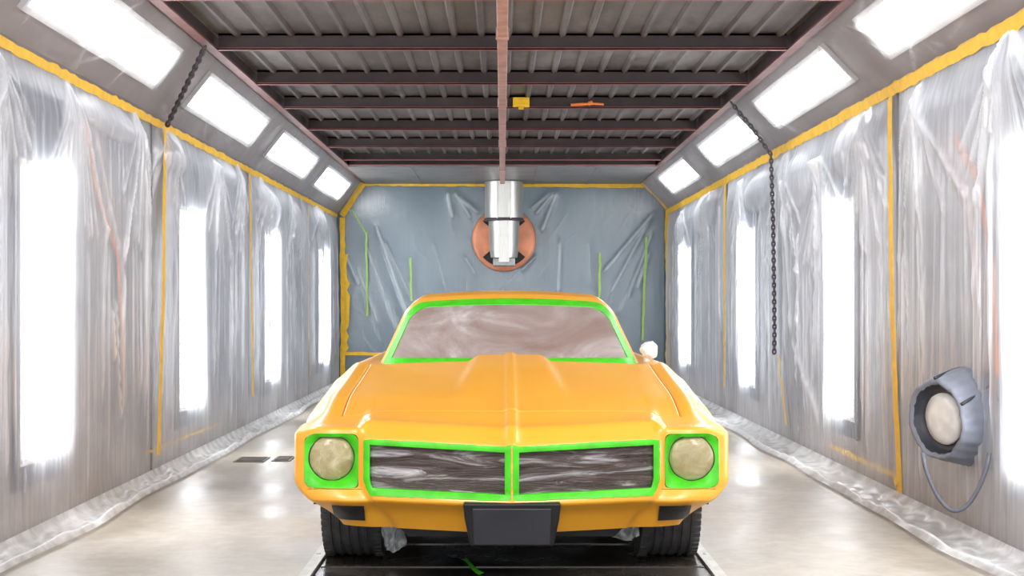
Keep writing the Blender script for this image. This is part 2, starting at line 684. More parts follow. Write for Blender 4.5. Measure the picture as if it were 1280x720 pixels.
# ------------------------------------------------------------------ plastic sheeting
def seg_fold(U, V, a, b, w, amp, fade=.12):
    """tent-shaped crease along segment a-b in sheet coordinates"""
    ax, ay = a
    bx, by = b
    dx, dy = bx - ax, by - ay
    L2 = dx * dx + dy * dy + 1e-9
    t = ((U - ax) * dx + (V - ay) * dy) / L2
    tc = np.clip(t, 0, 1)
    dist = np.hypot(U - ax - tc * dx, V - ay - tc * dy)
    e = np.clip(np.minimum(tc / fade + .35, (1 - tc) / fade), 0, 1)
    return amp * np.exp(-(dist / w) ** 1.3) * e


def waves(U, V, fu, fv, n, seed):
    r = np.random.default_rng(seed)
    o = 0
    for _ in range(n):
        o = o + np.sin(U * fu * r.uniform(.4, 1.6) + V * fv * r.uniform(-1, 1) + r.uniform(0, 6.28))
    return o / n


def sheet(name, side, y0, y1, zt, du, gathers, seed, dens=13, label='', extra=(), sag=()):
    r = np.random.default_rng(seed)
    nu = int((y1 - y0) / du) + 1
    nv = int(zt / .018) + 1
    u = np.linspace(y0, y1, nu)
    v = np.linspace(0.012, zt, nv)
    U, V = np.meshgrid(u, v, indexing='ij')
    h = .018 + .016 * (1 + waves(U, V, 3.2, 1.4, 5, seed))
    edge = np.clip(np.minimum(U - y0, y1 - U) / .25, 0, 1) * np.clip((zt - V) / .3, 0, 1)
    h = .012 + (h + .02) * (.15 + .85 * edge)
    fold = np.zeros_like(h)
    n = int((y1 - y0) * dens)
    for _ in range(n):
        uu = r.uniform(y0, y1)
        amp = r.uniform(.12, 1.0) ** 1.6
        w = r.uniform(.009, .022)
        g = min(gathers, key=lambda q: abs(q[0] - uu)) if gathers else None
        drift = r.uniform(-.12, .12)
        zend = r.uniform(.02, .9)
        if g is not None and abs(g[0] - uu) < g[2] and r.random() < .75:
            zk = g[1] - .25 - .75 * r.random() - .25 * abs(g[0] - uu)
            uk = uu
            gu = g[0] + (uu - g[0]) * .05
            f1 = seg_fold(U, V, (gu, g[1]), (uk, zk), w, amp, .05)
            f2 = seg_fold(U, V, (uk, zk), (uk + drift, zend), w, amp * .9)
            f = np.maximum(f1, f2)
        else:
            ztop = r.uniform(zt * .45, zt)
            f = seg_fold(U, V, (uu, ztop), (uu + drift, zend), w, amp)
        h += .026 * f
        fold = np.maximum(fold, f)
    for (a, b, w, amp) in extra:
        f = seg_fold(U, V, a, b, w, amp)
        h += .02 * f
        fold = np.maximum(fold, f)
    # tents fanning out from the points where the film is gathered
    for g in gathers:
        for k in range(9):
            du_ = g[2] * (k - 4) / 4.3 * r.uniform(.8, 1.15)
            dz_ = r.uniform(.45, 1.0)
            f = seg_fold(U, V, (g[0] + du_ * .03, g[1]), (g[0] + du_, g[1] - dz_), .019, r.uniform(.5, 1.0), .04)
            h += .010 * f
            fold = np.maximum(fold, f)
        tri = np.clip(1 - np.abs(U - g[0]) / (g[2] * np.clip((g[1] - V) / .75, .03, 1)), 0, 1) * np.clip(1.15 - (g[1] - V) / .75, 0, 1) * (V < g[1])
        fold = np.maximum(fold, .38 * np.clip(tri * 2.5, 0, 1))
    # swags of doubled film near the top
    for (ca, cz, ra, rz_, amp) in sag:
        q = ((U - ca) / ra) ** 2 + ((V - cz) / rz_) ** 2
        b = np.clip(1 - q, 0, 1)
        h += .05 * amp * b
        fold = np.maximum(fold, amp * .55 * np.clip(b * 3, 0, 1))
    fine = waves(U, V, 60, 4, 6, seed + 5)
    h += .004 * fine * edge
    h = .012 + (h - .012) * (.12 + .88 * ss((zt - V) / .22)) * (.4 + .6 * ss(np.minimum(U - y0, y1 - U) / .12))
    x = side * (W - .028 - h)
    P = np.stack([x, U, V], -1)
    mb = MB()
    mb.grid(P)
    mb.attr['fold'] = np.clip(fold, 0, 1).reshape(-1)
    o = mb.build(name, P_WALL, smooth=True, recalc=False)
    tag(o, label, 'plastic sheet', 'wall plastic sheets')
    return o


ZL, ZR = 2.52, 2.58
sheet('plastic_sheet', -1, 4.2, 10.05, ZL, .013, [(6.9, 2.5, .6), (8.1, 2.45, .8), (9.6, 2.5, .5), (5.6, 2.5, .6)], 21, 15,
      'wrinkled clear plastic sheet over the nearest light panel on the left wall',
      extra=[((8.55, 2.2), (9.1, 1.5), .03, .5), ((9.1, 1.5), (9.15, .5), .03, .4)],
      sag=[(8.9, 2.35, .7, .13, .7), (6.4, 2.3, .6, .2, .7)])
sheet('plastic_sheet', -1, 10.1, 13.85, ZL, .016, [(10.4, 2.5, .7), (12.2, 2.4, .7), (13.3, 2.5, .5)], 22, 12,
      'clear plastic sheet over the second light panel on the left wall',
      sag=[(10.55, 2.33, .45, .2, .9), (12.7, 2.36, .6, .12, .6)])
sheet('plastic_sheet', -1, 13.9, 18.05, ZL, .02, [(14.6, 2.5, .6), (16.5, 2.45, .7), (17.5, 2.5, .5)], 23, 11,
      'clear plastic sheet over the third light panel on the left wall',
      sag=[(14.9, 2.2, .8, .22, .9), (16.9, 2.1, .6, .3, .8)])
sheet('plastic_sheet', -1, 18.1, 21.35, ZL, .024, [(19.0, 2.5, .7)], 24, 10,
      'narrow-looking clear plastic sheet on the left wall at the back corner', sag=[(19.2, 2.3, .7, .25, .9)])
sheet('plastic_sheet', 1, 4.0, 8.93, ZR, .012, [(6.95, 2.53, .75), (8.4, 2.49, .6), (5.6, 2.5, .7)], 31, 18,
      'heavily pleated clear plastic sheet around the wrapped drum on the right wall',
      extra=[((8.5, 2.42), (7.9, 2.05), .03, .8), ((7.9, 2.05), (7.45, 1.75), .03, .8), ((7.45, 1.75), (7.3, 1.2), .03, .5)],
      sag=[(6.1, 2.35, .6, .2, .5)])
sheet('plastic_sheet', 1, 8.98, 15.7, ZR, .015, [(9.6, 2.5, .6), (10.9, 2.3, .8), (12.3, 2.5, .8), (14.6, 2.45, .7)], 32, 13,
      'clear plastic sheet behind the hanging chain on the right wall',
      extra=[((12.35, 2.1), (11.9, .9), .05, .9), ((11.9, .9), (10.9, .28), .05, .9)],
      sag=[(9.9, 2.3, .6, .24, .6), (11.8, 2.2, .6, .25, .7), (13.6, 2.25, .8, .2, .7)])
sheet('plastic_sheet', 1, 15.75, 21.35, ZR, .024, [(17.0, 2.5, .8), (19.3, 2.45, .8)], 33, 10,
      'clear plastic sheet on the right wall next to the back corner', sag=[(17.2, 2.3, 1.0, .3, .9), (19.5, 2.2, .6, .2, .6)])

# back wall sheet
u = np.linspace(-2.42, 2.42, 260)
v = np.linspace(.02, 2.95, 190)
U, V = np.meshgrid(u, v, indexing='ij')
DB = D - .03


def bk(px, py):
    p = at(px, py, DB)
    return (p[0], p[2])


h = .03 + .02 * (1 + waves(U, V, 3, 2, 6, 77))
fold = np.zeros_like(h)
lines = [((470, 282), (512, 400), 1.0), ((455, 300), (500, 420), .6), ((445, 330), (475, 410), .6), ((480, 300), (520, 385), .5), ((432, 318), (450, 360), .7),
         ((818, 265), (750, 345), 1.0), ((812, 275), (760, 372), .8), ((815, 290), (782, 380), .8), ((812, 315), (795, 365), .6), ((800, 330), (772, 395), .5),
         ((568, 240), (590, 275), .9), ((572, 245), (600, 268), .8), ((560, 240), (566, 275), .8), ((693, 240), (668, 270), .9), ((696, 240), (676, 292), 1.0), ((688, 240), (662, 262), .6),
         ((700, 300), (697, 370), .8), ((540, 300), (560, 370), .3), ((580, 320), (596, 345), .4), ((735, 300), (738, 360), .4), ((670, 320), (650, 340), .4)]
for a, b, amp in lines:
    f = seg_fold(U, V, bk(*a), bk(*b), .028, amp * .9)
    h += .018 * f
    fold = np.maximum(fold, f)
for (cx, cy, amp) in ((458, 252, .9), (806, 250, .9)):
    c = bk(cx, cy)
    q = ((U - c[0]) / .45) ** 2 + ((V - c[1]) / .3) ** 2
    fold = np.maximum(fold, amp * .45 * np.clip(1 - q, 0, 1))
r = np.random.default_rng(5)
for _ in range(60):
    x0, z0 = r.uniform(-2.3, 2.3), r.uniform(.6, 2.9)
    ang = r.uniform(-.5, .5) + (.5 if x0 < 0 else -.5)
    L = r.uniform(.2, .8)
    f = seg_fold(U, V, (x0, z0), (x0 + math.sin(ang) * L, z0 - math.cos(ang) * L), .012, r.uniform(.1, .4))
    h += .008 * f
    fold = np.maximum(fold, f)
mb = MB()
mb.grid(np.stack([U, D - .012 - h, V], -1))
mb.attr['fold'] = np.clip(fold, 0, 1).reshape(-1)
o = mb.build('plastic_sheet', P_BACK, smooth=True, recalc=False)
tag(o, 'blue-grey looking clear plastic sheet covering the back wall', 'plastic sheet')

# cove films
for s, lab in ((-1, 'thin clear film stretched over the left sloping lights'), (1, 'thin clear film stretched over the right sloping lights')):
    u = np.linspace(5.0, 21.4, 560)
    v = np.linspace(0.07, .90, 26)
    U, V = np.meshgrid(u, v, indexing='ij')
    h = .042 + .012 * (1 + waves(U, V, 5, 6, 6, 90 + s))
    fold = np.zeros_like(h)
    r = np.random.default_rng(60 + s)
    for _ in range(90):
        y_, t_ = r.uniform(5, 21), r.uniform(0, .9)
        f = seg_fold(U, V * .7, (y_, t_ * .7), (y_ + r.uniform(-.5, .5), t_ * .7 + r.uniform(-.3, .3)), .012, r.uniform(.1, .7))
        h += .012 * f
        fold = np.maximum(fold, f)
    (xa, za), (xb, zb) = COVE[s]
    L = math.hypot(xb - xa, zb - za)
    ix, iz = -(zb - za) / L, (xb - xa) / L
    X = s * (xa + (xb - xa) * V + ix * h)
    Z = za + (zb - za) * V + iz * h
    mb = MB()
    mb.grid(np.stack([X, U, Z], -1))
    mb.attr['fold'] = np.clip(fold, 0, 1).reshape(-1)
    tag(mb.build('plastic_film', P_COVE, smooth=True, recalc=False), lab, 'plastic film', 'cove plastic films')

# bunched film along the floor
for s, lab in ((-1, 'bunched strip of clear plastic on the floor along the left wall'), (1, 'bunched strip of clear plastic on the floor along the right wall')):
    u = np.linspace(4.6, 21.3, 620)
    v = np.linspace(0, 1, 22)
    U, V = np.meshgrid(u, v, indexing='ij')
    reach = (.19 if s < 0 else .25) + .05 * waves(U, V * 0, 2.5, 0, 5, 40 + s)
    X = W - .12 - reach * V
    Z = .016 + .06 * np.exp(-V * 7) + .02 * np.clip(waves(U, V, 14, 16, 6, 50 + s), -.5, 1) * np.sin(PI * V) + .032 * np.exp(-((V - .86) / .09) ** 2) * (1 + .6 * waves(U, V * 0, 6, 0, 4, 44 + s))
    fold = np.clip(.25 + .8 * np.exp(-((V - .88) / .1) ** 2) + .5 * np.exp(-((V - .1) / .1) ** 2) + .6 * waves(U, V, 25, 22, 6, 70 + s), 0, 1)
    Z = np.maximum(Z, .006)
    mb = MB()
    mb.grid(np.stack([s * X, U, Z], -1))
    mb.attr['fold'] = fold.reshape(-1)
    tag(mb.build('plastic_skirt', P_SKIRT, smooth=True, recalc=False), lab, 'plastic sheet', 'floor plastic strips')


# ------------------------------------------------------------------ tape
def tape(pts, nrm, w, mat, label, name='masking_tape', wav=.006, seed=0, group='yellow tape strips', taper=None):
    """strip through pts, lying across nrm"""
    r = np.random.default_rng(seed + 3)
    pts = [Vector(p) for p in pts]
    n = Vector(nrm).normalized()
    den = []
    for a, b in zip(pts[:-1], pts[1:]):
        L = (b - a).length
        k = max(2, int(L / .08))
        for i in range(k):
            den.append(a.lerp(b, i / k))
    den.append(pts[-1])
    P = []
    for i, p in enumerate(den):
        t = (den[min(i + 1, len(den) - 1)] - den[max(i - 1, 0)]).normalized()
        c = t.cross(n).normalized()
        ww = w * (1 + r.uniform(-.12, .12))
        off = c * r.uniform(-wav, wav)
        lift = n * r.uniform(0, .004)
        P.append([tuple(p + off - c * ww / 2 + lift), tuple(p + off + n * .003 + lift), tuple(p + off + c * ww / 2 + lift)])
    mb = MB()
    mb.grid(np.array(P))
    o = mb.build(name, mat, smooth=True, recalc=False)
    tag(o, label, 'tape', group)
    return o


XT = W - .085
T = M['tape']
tape([(-XT - .035, 4.3, 2.49), (-XT - .035, D - .25, 2.49)], (1, 0, -.2), .052, T, 'long yellow tape strip along the top of the left wall plastic', seed=1)
tape([(XT + .03, 4.3, 2.55), (XT + .03, D - .25, 2.55)], (-1, 0, -.2), .075, T, 'long yellow tape strip along the top of the right wall plastic', seed=2)
yb_ = D - .115
tape([at(452, 229, yb_), at(640, 230, yb_), at(812, 232, yb_)], (0, -1, 0), .08, T, 'yellow tape strip across the top of the back wall', seed=3)
tape([at(454, 230, yb_), at(440, 250, yb_), at(428, 270, yb_)], (0, -1, 0), .09, T, 'slanting yellow tape at the top left corner of the back wall', seed=4)
tape([at(810, 232, yb_), at(822, 244, yb_), at(834, 260, yb_)], (0, -1, 0), .09, T, 'slanting yellow tape at the top right corner of the back wall', seed=5)
tape([at(428, 272, yb_), at(429, 380, yb_), at(428, 505, yb_)], (0, -1, 0), .075, T, 'upright yellow tape down the left edge of the back wall', seed=6)
tape([at(431, 318, yb_ - .01), at(434, 370, yb_ - .01), at(431, 442, yb_ - .01)], (0, -1, 0), .06, T, 'ragged second yellow tape overlapping the left edge of the back wall', seed=7, wav=.03)
tape([at(835, 258, yb_), at(836, 360, yb_), at(836, 505, yb_)], (0, -1, 0), .10, T, 'upright yellow tape down the right edge of the back wall', seed=8)
tape([at(430, 442, yb_), at(476, 443, yb_)], (0, -1, 0), .05, T, 'short level yellow tape low on the back wall, left of the car roof', seed=9)
tape([(-XT + .0, 10.3, 2.46), (-XT + .035, 10.12, 1.4), (-XT + .035, 9.95, .16)], (1, 0, 0), .10, T, 'upright yellow tape between the first and second left wall sheets', seed=10)
tape([(-XT - .02, 13.88, 2.46), (-XT + .01, 13.88, .3)], (1, 0, 0), .085, T, 'upright yellow tape between the second and third left wall sheets', seed=11)
tape([(-XT - .02, 18.08, 2.4), (-XT + .01, 18.0, .3)], (1, 0, 0), .05, T, 'faint upright yellow tape between the third and last left wall sheets', seed=12)
tape([(XT + .02, 15.75, 2.5), (XT - .01, 15.6, .3)], (-1, 0, 0), .13, T, 'upright yellow tape between the far and middle right wall sheets', seed=13)
tape([(XT + .02, 9.05, 2.5), (XT - .02, 8.85, 1.2), (XT - .02, 8.68, .06)], (-1, 0, 0), .11, T, 'upright yellow tape down the right wall, left of the wrapped drum', seed=14)
tape([(XT - .03, 8.72, .10), (W - .02, 9.1, .12), (W - .02, 10.9, .13)], (-1, 0, .4), .035, T, 'low yellow tape along the foot of the right wall', seed=15)
tape([(-W + .02, 9.95, .17), (-W + .02, 12.6, .15)], (1, 0, .4), .02, T, 'low yellow tape along the foot of the left wall', seed=16)
tape([at(973, 445, 12.3), at(983, 532, 12.0)], (-1, 0, 0), .05, T, 'short thin yellow tape low on the right wall below the chain', seed=17)
# orange tape seen through the film
XO = W - .02
G2 = 'orange tape under the plastic'
tape([(-XO, 8.55, 2.3), (-XO, 8.75, 1.95), (-XO, 9.3, 1.5), (-XO, 9.45, .6)], (1, 0, 0), .06, M['tapeo'], 'curving faded orange tape under the plastic on the left wall', seed=18, group=G2)
tape([(XO, 7.9, 2.12), (XO, 7.5, 1.85), (XO, 7.28, 1.4), (XO, 7.2, .85)], (-1, 0, 0), .06, M['tapeo'], 'curving faded orange tape under the plastic above the wrapped drum', seed=19, group=G2)
# thin green tapes on the back wall
for (pa, pb, w_, lab) in (((458, 290), (459, 395), .03, 'thin pale green tape at the far left of the back wall'), ((513, 322), (514, 376), .03, 'thin pale green tape on the back wall above the left end of the windscreen'),
                          ((750, 316), (749, 372), .035, 'thin pale green tape on the back wall above the right end of the windscreen'), ((808, 296), (803, 425), .035, 'long thin pale green tape above the wrapped wing mirror')):
    tape([at(*pa, yb_), at(*pb, yb_)], (0, -1, 0), w_, M['greenl'], lab, seed=30 + int(pa[0]), group='green tape strips on the back wall')
tape([at(440, 262, yb_ - .02), at(458, 292, yb_ - .02)], (0, -1, 0), .02, M['greenl'], 'short slanting green tape high on the left of the back wall', seed=66, group='green tape strips on the back wall')


# ------------------------------------------------------------------ chains
def chain(name, path, pitch, r, label):
    pts = [Vector(p) for p in path]
    segs = [(a, b, (b - a).length) for a, b in zip(pts[:-1], pts[1:])]
    tot = sum(s[2] for s in segs)
    mb = MB()
    n = int(tot / pitch)
    for i in range(n):
        d = (i + .5) * pitch
        for a, b, L in segs:
            if d <= L:
                p = a.lerp(b, d / L)
                t = (b - a).normalized()
                break
            d -= L
        ref = Vector((0, 1, 0)) if abs(t.y) < .9 else Vector((1, 0, 0))
        u = t.cross(ref).normalized()
        w = t.cross(u).normalized()
        side = u if i % 2 else w
        Ll, Wl = pitch * .68, pitch * .36
        loop = [p + t * (math.cos(2 * PI * k / 12) * Ll) + side * (math.sin(2 * PI * k / 12) * Wl) for k in range(12)]
        mb.tube(loop, r, 6, closed=True)
    return tag(mb.build(name, M['chain'], smooth=True), label, 'chain', 'dark hanging chains')


chain('hanging_chain', [cove_pt(-1, .92, 9.85, .09), cove_pt(-1, .45, 10.12, .09), cove_pt(-1, .04, 10.36, .09)], .036, .0095, 'dark chain lying down the left cove between two sloping lights')
chain('hanging_chain', [cove_pt(1, .93, 12.55, .1), cove_pt(1, .5, 12.52, .13), (2.33, 12.5, 2.50), (2.35, 12.5, 1.9), (2.352, 12.45, 1.0), (2.34, 12.4, .75)], .036, .0080, 'long dark chain hanging from the right cove down the right wall')

# ------------------------------------------------------------------ exhaust on the back wall
yE = 21.0
sE = yE / F
ex = empty('exhaust_duct', (at(630, 300, yE)[0], yE, 0))
zz = lambda py: H_EYE - (py - VY) * sE
mb = MB()
R1, R2, RB = 24.5 * sE, 18.5 * sE, 40 * sE
mb.lathe([(R1 * .98, zz(274)), (R1 * .98, zz(228)), (R1 * .9, zz(226))], seg=48)
for k in range(2):
    a = -PI / 2 + (.35 if k else -.35)
    mb.box(math.cos(a) * R1 - .008, math.cos(a) * R1 + .008, math.sin(a) * R1 - .006, math.sin(a) * R1 + .006, zz(274), zz(228))
mb.build('duct', M['steel'], ex, smooth=True, auto=40)
mb = MB()
mb.lathe([(R1 * .8, zz(228)), (R1 * 1.07, zz(224)), (R1 * 1.09, zz(214)), (R1 * .9, zz(209)), (.05, zz(208.5))], seg=48)
mb.tube([(R1 * 1.12 * math.cos(a), R1 * 1.12 * math.sin(a), zz(216) + .03 * math.sin(3 * a)) for a in np.linspace(0, 2 * PI, 40, endpoint=False)], .02, closed=True)
mb.build('collar', M['steeld'], ex, smooth=True, auto=40)
mb = MB()
mb.lathe([(R1 * 1.0, zz(276.5)), (R1 * 1.02, zz(275)), (R1 * 1.0, zz(273))], seg=48)
mb.build('band', M['chain'], ex, smooth=True)
mb = MB()
mb.lathe([(R2 * 1.05, zz(276)), (R2, zz(300)), (R2 * .97, zz(312)), (R2 * .9, zz(322))], seg=48)
mb.box(-R2 * .35, R2 * .35, -R2 * 1.05, -R2 * .8, zz(328), zz(296))
mb.lathe([(.0, -R2 * 1.08), (.05, -R2 * 1.08), (.06, -R2 * .9)], 'y', 20, c=(0, 0, zz(303)), caps=False)
mb.build('motor', M['steel'], ex, smooth=True, auto=35)
mb = MB()
mb.box(-R2 * .75, R2 * .75, -.1, .1, zz(333), zz(322))
mb.build('junction', M['steeld'], ex, bevel=.015)
# copper fan plate with cut-outs
mb = MB()
n_a, n_r = 72, 16
zc = zz(298)
yb2 = .30
aa = np.linspace(0, 2 * PI, n_a + 1)
rr = np.linspace(.03, RB, n_r)
A, R_ = np.meshgrid(aa, rr, indexing='ij')
Pd = np.stack([R_ * np.cos(A), yb2 - .06 * np.sqrt(np.clip(1 - (R_ / RB) ** 2, 0, 1)), zc + R_ * np.sin(A)], -1)
am = (aa[:-1] + aa[1:]) / 2
mask = np.ones((n_a, n_r - 1), bool)
for i, a in enumerate(am):
    for j in range(n_r - 1):
        rm = (rr[j] + rr[j + 1]) / 2 / RB
        w = (math.degrees(a) % 90) - 45
        if .46 < rm < .86 and abs(w - (16 if math.degrees(a) % 180 < 90 else -16)) < 20:
            mask[i, j] = False
mb.grid(Pd, mask=mask)
mb.lathe([(RB * 1.0, 0.0), (RB * 1.02, .02), (RB * 1.02, .12)], 'y', 72, c=(0, yb2, zc), caps=False)
mb.build('fan_plate', M['copper'], ex, smooth=True, auto=40)
mb = MB()
mb.lathe([(RB * .97, .05), (0.001, .05)], 'y', 48, c=(0, yb2, zc), caps=False)
mb.build('fan_opening', M['black'], ex)
tag(ex, 'shiny steel exhaust duct in front of a round copper fan plate on the back wall', 'exhaust duct')

# ------------------------------------------------------------------ wrapped drum on the right wall
dr = empty('wrapped_drum', (W - .03, 7.5, .63))
axis = Vector((-.93, -.42, -.06)).normalized()
ux = axis.cross(Vector((0, 0, 1))).normalized()
uz = ux.cross(axis).normalized()


def drum_grid(prof, seg, jit, seed):
    r = np.random.default_rng(seed)
    ph = r.uniform(0, 6.28, 6)
    P = []
    for k in range(seg):
        a = 2 * PI * k / seg
        row = []
        for (rad, h) in prof:
            w = 1 + jit * (.5 * math.sin(7 * a + ph[0] + 9 * h) + .3 * math.sin(13 * a + ph[1] - 14 * h) + .35 * math.sin(23 * a + ph[2] + 5 * h))
            p = axis * h + (ux * math.cos(a) + uz * math.sin(a)) * rad * w
            row.append(tuple(p))
        P.append(row)
    return np.array(P)


mb = MB()
mb.grid(drum_grid([(.22, -.02), (.252, .01), (.256, .06), (.248, .12), (.226, .20), (.208, .26), (.202, .275), (.190, .276), (.178, .262)], 120, .032, 3), closed_u=True)
body_d = mb.build('wrapped_body', M['wrap'], dr, smooth=True)
mb = MB()
mb.grid(drum_grid([(.180, .264), (.172, .235), (.160, .215), (.138, .205), (.132, .210)], 72, .008, 4), closed_u=True)
mb.build('rim', M['wrapd'], dr, smooth=True)
mb = MB()
mb.grid(drum_grid([(.134, .212), (.130, .226), (.09, .236), (.03, .240), (.001, .240)], 64, .01, 5), closed_u=True)
mb.build('face_disc', M['disc_pale'], dr, smooth=True)
mb = MB()
c0 = -ux * .0
loop = []
o_ = dr.location
pa = Vector(at(1153, 566, 7.25)) - o_
pb = Vector(at(1237, 566, 7.12)) - o_
for k in range(25):
    t = k / 24
    p = pa.lerp(pb, t)
    p = p + Vector((0, 0, -.29 * math.sin(PI * t) ** .7))
    loop.append(tuple(p))
mb.tube(loop, .011, 10)
mb.build('hanging_cord', M['cord'], dr, smooth=True)
mb = MB()
for q in range(2):
    r2 = np.random.default_rng(q + 8)
    pts = [axis * (.01 + .26 * t) + (ux * math.cos(1.2 + 1.1 * q + .4 * t) + uz * math.sin(1.2 + 1.1 * q + .4 * t)) * .258 * (1 - .17 * t) for t in np.linspace(0, 1, 10)]
    mb.tube([tuple(p) for p in pts], .009, 8)
mb.build('wrap_seam', M['wrapd'], dr, smooth=True)
tag(dr, 'grey-wrapped round drum with a pale disc face hanging on the right wall', 'drum')

# ------------------------------------------------------------------ the car
CX, CY = .04, 6.05
car = empty('car', (CX, CY, 0))
tag(car, 'orange two-door muscle car masked with green tape and plastic for spraying', 'car')
ZB, ZN, HW, LEN, RR = .232, .685, .955, 4.75, .022


def uniq(a, eps=.0035):
    a = sorted(a)
    o = [a[0]]
    for x in a[1:]:
        if x - o[-1] > eps:
            o.append(x)
    return o


GX0, GX1, GZ0, GZ1 = .022, .618, .408, .598
HX0, HX1, HZ0, HZ1 = .662, .907, .415, .662
xh = [0, .008, .014, GX0, GX1, .64, HX0, HX1, .752, .757, .763, .769, .774, .92, .93, .94, .948, HW] + list(np.arange(.04, .92, .022))
xh = uniq(xh)
xl = sorted([-x for x in xh if x > 0]) + xh
yl = uniq([0, .006, .014, .026, .04, .268, .274, .280, .286] + list(np.arange(.06, .5, .022)) + list(np.arange(.5, 1.75, .03)) + list(np.arange(1.75, LEN - .05, .05)) + [LEN - .04, LEN - .026, LEN - .012, LEN])
zl = uniq([ZB, .355, .362, .370, .385, GZ0, GZ1, HZ0, HZ1, ZN - .04, ZN - .026, ZN - .014, ZN - .006, ZN] + list(np.arange(ZB + .02, ZN - .04, .02)))
KY = [0, .1, .25, .45, .7, 1.1, 1.62, 1.70, 1.9, 3.6, 4.3, 4.75]
KZ = [.70, .708, .728, .755, .79, .84, .905, .898, .88, .88, .875, .80]


def body_pos(x, y, z):
    x, y, z = (np.asarray(a, float) for a in (x, y, z))
    x, y, z = np.broadcast_arrays(x, y, z)
    # rounded box
    qx = np.clip(x, -HW + RR, HW - RR)
    qy = np.clip(y, RR, LEN - RR)
    qz = np.minimum(z, ZN - RR)
    dx, dy, dz = x - qx, y - qy, z - qz
    L = np.sqrt(dx * dx + dy * dy + dz * dz)
    k = np.where(L > 1e-6, RR / np.maximum(L, 1e-6), 0)
    X, Y, Z = qx + dx * k, qy + dy * k, qz + dz * k
    ax = np.abs(X)
    # top height
    Ht = np.interp(Y, KY, KZ)
    ft = ss((Y - .05) / .5)
    crest = .016 * np.exp(-((ax - .825) / .05) ** 2) * ft
    drop = (.085 * ss((ax - .80) / .17) ** 1.3) * ft
    Ht = Ht - .028 * ss((ax - .62) / .05) * (1 - ss((Y - .02) / .55)) - .02 * ss((ax - .84) / .1) * (1 - ss((Y - .0) / .4))
    hood = -.02 * (np.minimum(ax, .75) / .75) ** 2 * ss(Y / .5) * (1 - ss((Y - 1.7) / .2))
    wB = .185 + .075 * np.clip((1.62 - Y) / 1.2, 0, 1)
    aB = .036 * ss((Y - .30) / 1.1) * (1 - ss((Y - 1.63) / .03))
    bul = aB * ss((wB + .05 - ax) / .075)
    sp = .013 * ss((.034 - ax) / .022) * (1 - ss((Y - 1.6) / .05))
    vee = -.020 * np.clip(1 - ax / .64, 0, 1) * (1 - ss((Y - .05) / .25)) * ss((Z - .36) / .1)
    groove = np.zeros_like(X)
    inh = (Y > .27) & (Y < 1.66)
    groove = groove - .016 * np.clip(1 - np.abs(ax - .763) / .0062, 0, 1) * inh
    groove = groove - .010 * np.clip(1 - np.abs(Y - .277) / .007, 0, 1) * (ax < .763)
    Ht = Ht + crest - drop + hood + bul + sp
    Zr = ZB + (Z - ZB) * (Ht - ZB) / (ZN - ZB)
    topw = np.clip((Z - (ZN - .012)) / .010, 0, 1)
    Zr = Zr + groove * topw + vee
    # plan shape of the nose
    V = np.where(ax < .62, .15 * (ax / .62) ** 1.15, .15)
    V = V + .035 * ss((ax - .62) / .05)
    V = V + .07 * np.clip((ax - .74) / .21, 0, 1) ** 2.2
    mid = 1 - ss((ax - .615) / .045)
    Fz = np.where(Z > .61, .10 * np.clip((Z - .61) / .09, 0, 1) ** 1.2 * mid, 0)
    Fz = Fz + np.where((Z > .40) & (Z <= .61), (Z - .40) * .06, np.where(Z > .61, .0126, 0))
    Fz = Fz - .03 * np.clip(1 - np.abs(Z - .366) / .05, 0, 1)
    Fz = Fz + .62 * np.clip(.362 - Z, 0, 1)
    Fz = Fz - .018 * np.exp(-(ax / .05) ** 2) * np.clip((Z - .38) / .05, 0, 1)
    fade = 1 - ss(Y / .9)
    Yr = Y + fade * (V + Fz)
    # width: tuck under at the bottom
    tuck = ss((.46 - Z) / .25)
    wf = 1 - tuck * (.17 * (1 - ss((Y - .1) / .7)) + .05) - .02 * ss((Y - 3.6) / 1.2)
    wf = wf - .03 * ss((Z - .62) / .1) * ss((Y - .6) / 1.0)
    Xr = X * wf
    return np.stack([Xr, Yr, Zr], -1)


idx = {}
PV = []


def vid(x, y, z):
    k = (round(x, 4), round(y, 4), round(z, 4))
    if k not in idx:
        idx[k] = len(PV)
        PV.append(k)
    return idx[k]


faces = []   # (quad, region)
WY = (.90, 3.62)
for i in range(len(xl) - 1):
    xa, xb = xl[i], xl[i + 1]
    xm = (xa + xb) / 2
    for j in range(len(yl) - 1):
        ya, yb = yl[j], yl[j + 1]
        ym = (ya + yb) / 2
        reg = 'hood' if abs(xm) < .763 and .277 < ym < 1.64 else ('trunk' if abs(xm) < .7 and ym > 4.05 and ym < 4.7 else 'body')
        faces.append(((vid(xa, ya, ZN), vid(xb, ya, ZN), vid(xb, yb, ZN), vid(xa, yb, ZN)), reg))
    for k in range(len(zl) - 1):
        za, zb = zl[k], zl[k + 1]
        zm = (za + zb) / 2
        ax = abs(xm)
        if not ((GX0 < ax < GX1 and GZ0 < zm < GZ1) or (HX0 < ax < HX1 and HZ0 < zm < HZ1)):
            faces.append(((vid(xa, 0, za), vid(xb, 0, za), vid(xb, 0, zb), vid(xa, 0, zb)), 'bumper' if zm < .385 else 'body'))
        faces.append(((vid(xb, LEN, za), vid(xa, LEN, za), vid(xa, LEN, zb), vid(xb, LEN, zb)), 'body'))
